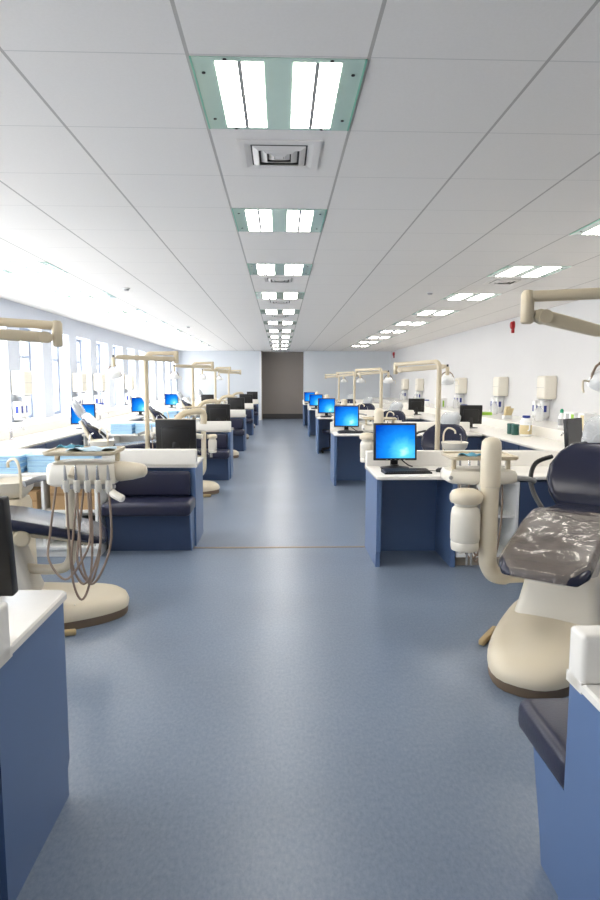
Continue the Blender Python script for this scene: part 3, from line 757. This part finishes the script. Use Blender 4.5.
# ------------------------------------------------------------------ operating lights
def make_lamp(pole, elbow, lamp, ztop, label, group, lampdrop=.22):
    px, py = pole; ex, ey, ez = elbow; lx, ly, lz = lamp
    t = thing('operating_light', label, 'dental lamp', (px, py, 0), 0, group)
    def l(x, y, z): return (x-px, y-py, z)
    MB().lathe([(.09, 0), (.09, .02), (.05, .05), (.035, .06)], 20).build('pole_base', 'beige_arm', t)
    d = Vector((ex-px, ey-py, 0)); dl_ = d.length; d /= dl_; r_ = .07
    pts = [Vector((0, 0, .05)), Vector((0, 0, .8)), Vector((0, 0, ztop-r_))]+[Vector((0, 0, ztop-r_))+d*r_*(1-math.cos(a))+Vector((0, 0, r_*math.sin(a))) for a in [PI/2*k/6 for k in range(1, 7)]]
    MB().tube(pts, .027, 14).build('pole', 'beige_arm', t, 60)
    e = Vector(l(ex, ey, ez)); a0 = pts[-1]; b0 = Vector((e.x, e.y, ez+.055))
    MB().tube([a0, a0.lerp(b0, .5), b0-d*.03, b0, b0+d*.018], [.024, .024, .024, .022, .012], 14).build('top_tube', 'beige_arm', t, 60)
    MB().tube([e+Vector((0, 0, .08)), e+Vector((0, 0, .065)), e+Vector((0, 0, -.055)), e+Vector((0, 0, -.062))], [.020, .028, .028, .020], 16).build('elbow_joint', 'beige_arm', t, 50)
    # sprung arm: box section, deep at the elbow and slimmer at the lamp
    q = Vector(l(lx, ly, lz)); ad = (q-e).normalized(); sd = ad.cross(Vector((0, 0, 1))).normalized(); up = sd.cross(ad)
    rings = []
    L_ = (q-e).length
    for s_, hh, hw in ((.03, .018, .020), (.05, .029, .024), (.5*L_, .028, .024), (L_-.06, .025, .022), (L_-.02, .016, .018)):
        rings.append([e-Vector((0, 0, .015))+ad*s_+sd*a+up*b for a, b in rrect(hw, hh, .010, 3)])
    ar = MB().loft(rings).build('spring_arm', 'beige_arm', t, 45)
    c = e-Vector((0, 0, .015))+ad*.075
    MB().lathe([(.030, -.031), (.030, .031)], 16, mx=Matrix.Translation(c) @ sd.to_track_quat('Z', 'Y').to_matrix().to_4x4()).build('pivot_disc', 'beige_arm', ar)
    MB().tube([q+Vector((0, 0, .005)), q-Vector((0, 0, .025))], .012, 10).build('lamp_pivot', 'black', t)
    MB().tube([q-Vector((0, 0, .02)), q-Vector((0, 0, .035)), q-Vector((0, 0, .11)), q-Vector((0, 0, .12))], [.016, .022, .022, .014], 14).build('lamp_stem', 'beige_arm', t)
    # yoke and head aimed down at the chair
    hc = q-Vector((0, 0, lampdrop))
    yk = [hc+Vector((.075*math.sin(a), 0, .085*math.cos(a)+.01)) for a in [R(-100+25*k) for k in range(9)]]
    MB().tube(yk, .006, 8).build('yoke', 'hose', t)
    T = Matrix.Translation(hc) @ Matrix.Rotation(R(35), 4, 'X') @ Matrix.Diagonal((1.25, .85, 1, 1))
    hd = MB().lathe([(.004, .055), (.03, .052), (.055, .03), (.068, -.005), (.070, -.022), (.063, -.024), (.05, .0), (.02, .02), (.004, .022)], 24, mx=T).build('lamp_head', 'white_plastic', t, 50)
    MB().lathe([(.004, -.018), (.055, -.018), (.055, -.021), (.004, -.021)], 20, mx=T).build('lens', 'pane', hd)
    for sx in (-1, 1): MB().tube(crom([hc+Vector((sx*.085, 0, 0)), hc+Vector((sx*.115, -.01, .0)), hc+Vector((sx*.122, -.02, -.03)), hc+Vector((sx*.122, -.03, -.05))], 4), .005, 8).build('grip', 'cream', hd)
    return t
g = 'operating lights on the right'
make_lamp((1.86, 2.52), (1.075, 2.70, 1.765), (1.45, 2.70, 1.675), 1.835, 'big beige lamp arm reaching in from the right frame edge', g)
for n in range(1, 5):
    dy = PITCH*n
    make_lamp((1.70, 2.80+dy), (1.37, 3.55+dy, 1.60), (1.87, 3.10+dy, 1.64), 1.665, '%s beige operating light from the camera on the right' % ORD[n], g, .17)
g = 'operating lights on the window side'
make_lamp((-2.08, 3.35), (-1.235, 3.5, 1.70), (-1.9, 3.05, 1.72), 1.79, 'beige lamp arm reaching in from the left frame edge', g)
for n in range(1, 5):
    dy = PITCH*(n-1)
    make_lamp((-1.55, 7.20+dy), (-1.20, 7.20+dy, 1.715), (-1.80, 6.77+dy, 1.725), 1.765, '%s beige operating light from the camera on the window side' % ORD[n], g, .20)

# ------------------------------------------------------------------ wall fittings
def make_towel():
    """hung on a wall facing -y; origin at the middle of its back"""
    t = thing('towel_dispenser', 'x', 'towel dispenser')
    MB().box(-.145, .145, -.20, 0, -.15, .20, .030, 4).build('body', 'cream_light', t, 50)
    MB().box(-.10, .10, -.18, -.05, -.175, -.148, .004, 1).build('outlet', 'grey_plastic', t)
    MB().box(-.135, .135, -.206, -.198, .02, .024).build('seam', 'grey_plastic', t, 0)
    return t
def make_soap():
    t = thing('soap_dispenser', 'x', 'soap dispenser')
    MB().box(-.06, .06, -.12, 0, -.12, .12, .02, 3).build('body', 'white_plastic', t, 50)
    MB().box(-.0605, .0605, -.095, -.05, -.05, .05).box(-.022, .022, -.124, -.118, -.05, .05).build('label', 'blue_label', t, 0)
    MB().box(-.05, .05, -.135, -.02, -.15, -.115, .008, 2).build('push_lever', 'white_plastic', t, 50)
    return t
def make_soapbottle():
    t = thing('bottle', 'x', 'bottle')
    MB().lathe([(.06, 0), (.085, .01), (.088, .04), (.088, .20), (.07, .26), (.035, .30), (.035, .33)], 24).build('body', 'bottle', t, 50)
    MB().lathe([(.038, .33), (.038, .37), (.012, .38), (.010, .42)], 16).build('pump_cap', 'white_plastic', t)
    return t
tw = make_towel(); so = make_soap(); sb = make_soapbottle(); sb.scale = (.7, .7, .7)
used['tw'] = used['so'] = used['sb'] = 0
for n, y in enumerate([9.28, 11.25, 13.75, 17.9, 20.0]):
    put(tw, 'tw', (XR+.002, y, 1.345), -PI/2, '%s cream towel dispenser from the camera on the right wall' % ORD[n], 'towel dispensers on the right wall')
    for k, dy in enumerate((.42, .14)):
        put(so, 'so', (XR+.002, y+dy, 1.04), -PI/2, '%s white soap dispenser with dark blue mark below the %s right towel dispenser' % (['farther', 'nearer'][k], ORD[n]), 'soap dispensers on the right wall')
    put(sb, 'sb', (XR-.22, y-.05, UZ+.001), 0, 'tall clear bottle on the ledge below the %s right towel dispenser' % ORD[n], 'clear bottles on the right ledge')
for n, y in enumerate([9.04, 11.61, 12.88, 15.42]):
    put(tw, 'tw', (XL-.002, y, 1.40), PI/2, '%s towel dispenser from the camera between the windows' % ORD[n], 'towel dispensers on the window wall')
    for k, dy in enumerate((-.08, .08)):
        put(so, 'so', (XL-.002, y+dy, 1.04), PI/2, '%s white soap dispenser with blue mark below the %s towel dispenser on the window side' % (['first', 'second'][k], ORD[n]), 'soap dispensers on the window side')
def make_alarm():
    t = thing('fire_alarm_sounder', 'x', 'fire alarm')
    MB().lathe([(.055, 0), (.055, .03), (.045, .035)], 20, mx=Matrix.Rotation(PI/2, 4, 'X')).build('back_box', 'red', t)
    MB().lathe([(.045, .035), (.050, .045), (.046, .06), (.03, .07), (.004, .072)], 20, mx=Matrix.Rotation(PI/2, 4, 'X')).build('sounder', 'red', t)
    MB().box(-.03, .03, -.045, 0, -.10, -.05, .006, 2).build('base', 'red', t)
    return t
al = make_alarm(); al.scale = (1, 1, 1.35); used['al'] = 0
put(al, 'al', (XR+.004, 10.97, 2.45), -PI/2, 'red fire alarm sounder high on the right wall', 'fire alarm sounders')
put(al, 'al', (XR+.004, 22.5, 2.45), -PI/2, 'tiny red fire alarm sounder far back near the end wall corner', 'fire alarm sounders')
def make_tap():
    t = thing('mixer_tap', 'x', 'tap')
    MB().lathe([(.028, 0), (.028, .01), (.018, .02), (.018, .11), (.012, .125)], 16).build('body', 'chrome', t)
    MB().tube(crom([(0, 0, .09), (0, -.06, .14), (0, -.13, .15), (0, -.16, .11)], 5), .010, 10).build('spout', 'chrome', t)
    MB().tube([(0, 0, .12), (0, .05, .155)], .007, 8).build('lever', 'chrome', t)
    return t
tp = make_tap(); used['tp'] = 0
for n in range(4):
    put(tp, 'tp', (3.36, 6.9+PITCH*n, ZT_), -PI/2, '%s chrome tap from the camera on the right wall counter' % ORD[n], 'taps on the right counter')
    put(tp, 'tp', (-3.33, 7.7+PITCH*n, ZT_), PI/2, '%s chrome tap from the camera on the window counter' % ORD[n], 'taps on the window counter')

# ------------------------------------------------------------------ small things on counters
def canister(x, y, z, label):
    t = thing('canister', label, 'canister', (x, y, z), 0, 'green canisters on the right counter')
    MB().lathe([(.045, 0), (.05, .006), (.05, .115), (.046, .12)], 20).build('body', 'green', t, 50)
    MB().lathe([(.052, .12), (.052, .14), (.046, .146), (.004, .147)], 20).build('lid', 'green', t, 50)
canister(3.22, 8.50, ZT_, 'dark green canister on the right counter, the farther of the pair')
canister(3.22, 8.33, ZT_, 'dark green canister on the right counter beside the blue-capped jug')
t = thing('jug', 'white jug with blue cap and beige contents on the right counter', 'jug', (3.28, 8.12, ZT_))
MB().lathe([(.06, 0), (.075, .01), (.078, .14), (.078, .20), (.06, .235), (.045, .245)], 24).build('body', 'white_plastic', t, 50)
MB().lathe([(.0785, .03), (.0795, .032), (.0795, .15), (.0785, .152)], 24).build('label_band', 'liquid', t)
MB().lathe([(.05, .245), (.05, .272), (.045, .277), (.004, .278)], 20).build('cap', 'blue_label', t)
MB().tube(crom([(.0, -.077, .19), (.0, -.12, .18), (.0, -.12, .10), (0, -.078, .08)], 5), .009, 8).build('handle', 'white_plastic', t)
def spray(x, y, body, capm, label):
    t = thing('bottle', label, 'bottle', (x, y, UZ+.001), 0, None)
    MB().lathe([(.035, 0), (.04, .006), (.04, .15), (.022, .185), (.018, .20)], 18).build('body', body, t, 50)
    MB().lathe([(.022, .20), (.022, .235), (.010, .25)], 14).build('cap', capm, t)
    MB().lathe([(.0405, .04), (.0408, .042), (.0408, .12), (.0405, .122)], 18).build('label_band', 'grey_plastic' if body != 'bottle' else 'lime', t)
spray(3.60, 7.78, 'white_plastic', 'mint', 'white bottle with green cap on the right ledge by the leaflets')
def glovebox(x, y, stripe, label, w=.06):
    t = thing('carton', label, 'box', (x, y, UZ+.001), R(8), 'white cartons on the right ledge')
    MB().box(-.09, .09, -w, w, 0, .22, .002, 1).build('carton_body', 'white_plastic', t, 0)
    MB().box(-.092, -.0895, -w*.9, w*.2, .02, .20).box(-w*.1, w*.5, -w-.0015, -w, .03, .17).build('print', stripe, t, 0)
glovebox(3.66, 7.60, 'grey_plastic', 'white carton on the right ledge beside the green-capped bottle')
glovebox(3.64, 7.42, 'lime', 'white carton with lime green print on the right ledge', .05)
glovebox(3.66, 7.22, 'liquid', 'plain white carton on the right ledge nearest the camera')
t = thing('leaflet_holder', 'bunch of beige leaflets leaning on the right ledge', 'leaflets', (3.62, 9.75, UZ+.001), R(20))
MB().box(-.07, .07, -.03, .03, 0, .06, .003, 1).build('holder', 'white_plastic', t)
for k in range(5): MB().box(-.06+.025*k, -.048+.025*k, -.02, .02, .02, .19+.01*(k % 3), mx=Matrix.Rotation(R(10+3*k), 4, 'Y')).build('leaflet', 'liquid', t, 0)
o = MB().box(-.14, .14, -.06, .06, 0, .05, .004, 1).build('sponge_pack', 'lime', smooth=0)
o.location = (3.66, 11.0, UZ+.001); tag(o, 'lime green pack on the right ledge behind the tilted black monitor', 'pack')
def white_tub(x, y, label, z=UZ+.001, s=1.):
    t = thing('tub', label, 'tub', (x, y, z), 0, None); t.scale = (s, s, s)
    MB().lathe([(.05, 0), (.055, .005), (.06, .12), (.058, .125)], 20).build('body', 'white_plastic', t, 50)
    MB().lathe([(.062, .125), (.062, .145), (.055, .15), (.004, .151)], 20).build('lid', 'blue_label', t)
white_tub(3.62, 12.05, 'white tub with blue lid on the right ledge below the second towel dispenser')
white_tub(-3.6, 12.5, 'white tub with blue lid on the window ledge by the blue monitor')
white_tub(3.62, 15.2, 'white tub with blue lid far back on the right ledge')
# extra cartons farther back on the right ledge
glovebox(3.66, 13.9, 'lime', 'white carton with lime print farther back on the right ledge')
glovebox(3.66, 14.1, 'grey_plastic', 'white carton beyond the far lime-printed carton on the right ledge')

# blue boxes on the left storage cabinet
zc = .701
def bluebox(n, k, x0, x1, y0, y1, label):
    t = thing('instrument_box', label, 'box', ((x0+x1)/2, (y0+y1)/2, zc+k*.0482), 0, 'pale blue boxes on the left cabinets')
    hx, hy = (x1-x0)/2, (y1-y0)/2
    MB().box(-hx, hx, -hy, hy, 0, .030, .003, 1).build('tray', 'pale_blue', t, 0)
    MB().box(-hx-.003, hx+.003, -hy-.003, hy+.003, .030, .047, .003, 1).build('lid', 'pale_blue', t, 0)
    MB().box(hx, hx+.0015, -hy*.9, hy*.9, .003, .028).box(-hx*.97, hx*.97, -hy-.0015, -hy, .0, .004).build('darker_edge', 'blue_edge', t, 0)  # right end face and front bottom strip in a darker blue
LV = ['bottom', 'middle', 'top']
def boxset(dy, where, wide=True):
    y = LYs[1]-.085+dy
    for k in range(3):
        bluebox(0, k, -2.42, -2.12, y-.33, y-.06, '%s pale blue box of the front stack on the %s left cabinet' % (LV[k], where))
        bluebox(0, k, -2.09, -1.54, y-.25, y-.03, '%s long pale blue box of the right stack on the %s left cabinet' % (LV[k], where))
boxset(0, 'nearest')
for n in (1, 2):
    boxset(PITCH*n, ['', 'second', 'third'][n])
# cardboard boxes in the left cabinet
def cardbox(x, y, z, w, d, h, label):
    t = thing('cardboard_box', label, 'box', (x, y, z), 0, 'cardboard boxes in the left cabinet')
    MB().box(-w/2, w/2, -d/2, d/2, 0, h, .003, 1).build('carton_body', 'card', t, 0)
    MB().box(-w/2*.98, w/2*.98, -d/2-.001, -d/2, h*.46, h*.54).build('tape', 'tape', t, 0)
yb = LYs[1]-.085-.18
cardbox(-1.615, yb, .3955, .165, .26, .255, 'brown cardboard box at the right end of the cabinet shelf')
cardbox(-1.80, yb, .3955, .185, .26, .255, 'brown cardboard box on the cabinet shelf next to the white divider')
cardbox(-2.12, yb, .3955, .24, .26, .15, 'brown cardboard box on the shelf left of the divider behind the chair')
for k, x in enumerate((-1.60, -1.68)):
    t = thing('file_box', 'black file box low in the left cabinet, %s one' % ('right' if k == 0 else 'left'), 'file', (x, yb, .0925), 0, 'black files low in the left cabinet')
    MB().box(-.033, .033, -.12, .12, 0, .20, .003, 1).build('case', 'black', t, 0)
    MB().box(-.02, .02, -.1212, -.12, .10, .17).build('spine_label', 'white_plastic', t, 0)
# papers on trays
def tray_paper(x, y, z, label, rz, mname='blue_paper', s=1.):
    m = MB(); rnd = random.Random(int(x*100)); nx, ny = 10, 8; rows = []
    for i in range(nx+1):
        rows.append([m.bm.verts.new((s*(-.13+.26*i/nx), s*(-.09+.18*j/ny), .001+max(0, .018*math.sin(i*.9)*math.sin(j*.7+1))+rnd.uniform(0, .004))) for j in range(ny+1)])
    for a, b in zip(rows, rows[1:]):
        for j in range(ny): m.bm.faces.new((a[j], a[j+1], b[j+1], b[j]))
    o = m.build('paper_liner', mname, smooth=180); md = o.modifiers.new('thick', 'SOLIDIFY'); md.thickness = .001; md.offset = 1
    o.location = (x, y, z); o.rotation_euler = (0, 0, rz); tag(o, label, 'paper')
tray_paper(HL[0]+.03, HL[1]+.02, .985+.05+.02+.0135, 'crumpled pale blue paper on the nearest left tray', R(12))
tray_paper(HL[0]-.06, HL[1]-.06, .985+.05+.02+.034, 'small teal paper at the front of the nearest left tray', R(5), 'teal_paper', .5)
tray_paper(HR[0]-.05, HR[1]-.02, .985+.0135, 'teal paper on the nearest right tray', R(-20), 'teal_paper', .6)
# stool half under a far desk
t = thing('stool', 'dark low stool base under the third right-hand desk', 'stool', (1.02, RYs[3]-.33, 0))
for k in range(5):
    a = 2*PI*k/5; lg = MB().tube([(.03*math.cos(a), .03*math.sin(a), .10), (.2*math.cos(a), .2*math.sin(a), .065)], .016, 8).build('leg', 'black', t)
    MB().lathe([(.024, -.012), (.024, .012)], 12, mx=Matrix.Translation((.2*math.cos(a), .2*math.sin(a), .026)) @ Matrix.Rotation(PI/2, 4, 'X')).build('castor', 'black_matt', lg)
MB().tube([(0, 0, .09), (0, 0, .42)], .022, 12).build('gas_lift', 'black', t)
MB().lathe([(.10, .40), (.17, .41), (.18, .44), (.17, .47), (.1, .475), (.004, .476)], 24).build('seat', 'navy', t, 50)

# ------------------------------------------------------------------ camera and light
f_px, pit, yaw, rol = 615.8, .1107, .0318, .0025
cp, sp2 = math.cos(pit), math.sin(pit); cy, sy = math.cos(yaw), math.sin(yaw)
fw = Vector((sy*cp, cy*cp, -sp2)); rt = Vector((cy, -sy, 0)); up = rt.cross(fw)
rt2 = rt*math.cos(rol)+up*math.sin(rol); up2 = up*math.cos(rol)-rt*math.sin(rol)
cam = bpy.data.cameras.new('camera'); co = bpy.data.objects.new('camera', cam); col.objects.link(co)
cam.sensor_fit = 'HORIZONTAL'; cam.sensor_width = 36; cam.lens = f_px/600*36; cam.clip_start = .05; cam.clip_end = 200
mw = Matrix((rt2, up2, -fw)).transposed().to_4x4(); mw.translation = (0, 0, 1.45); co.matrix_world = mw
sc.camera = co
w = bpy.data.worlds.new('sky'); sc.world = w; w.use_nodes = True
bg = w.node_tree.nodes['Background']; bg.inputs['Color'].default_value = (.94, .97, 1, 1); bg.inputs['Strength'].default_value = 9.0
vs = sc.view_settings; vs.view_transform = 'Standard'; vs.look = 'None'; vs.exposure = 0.46; vs.gamma = 1; vs.use_curve_mapping = False
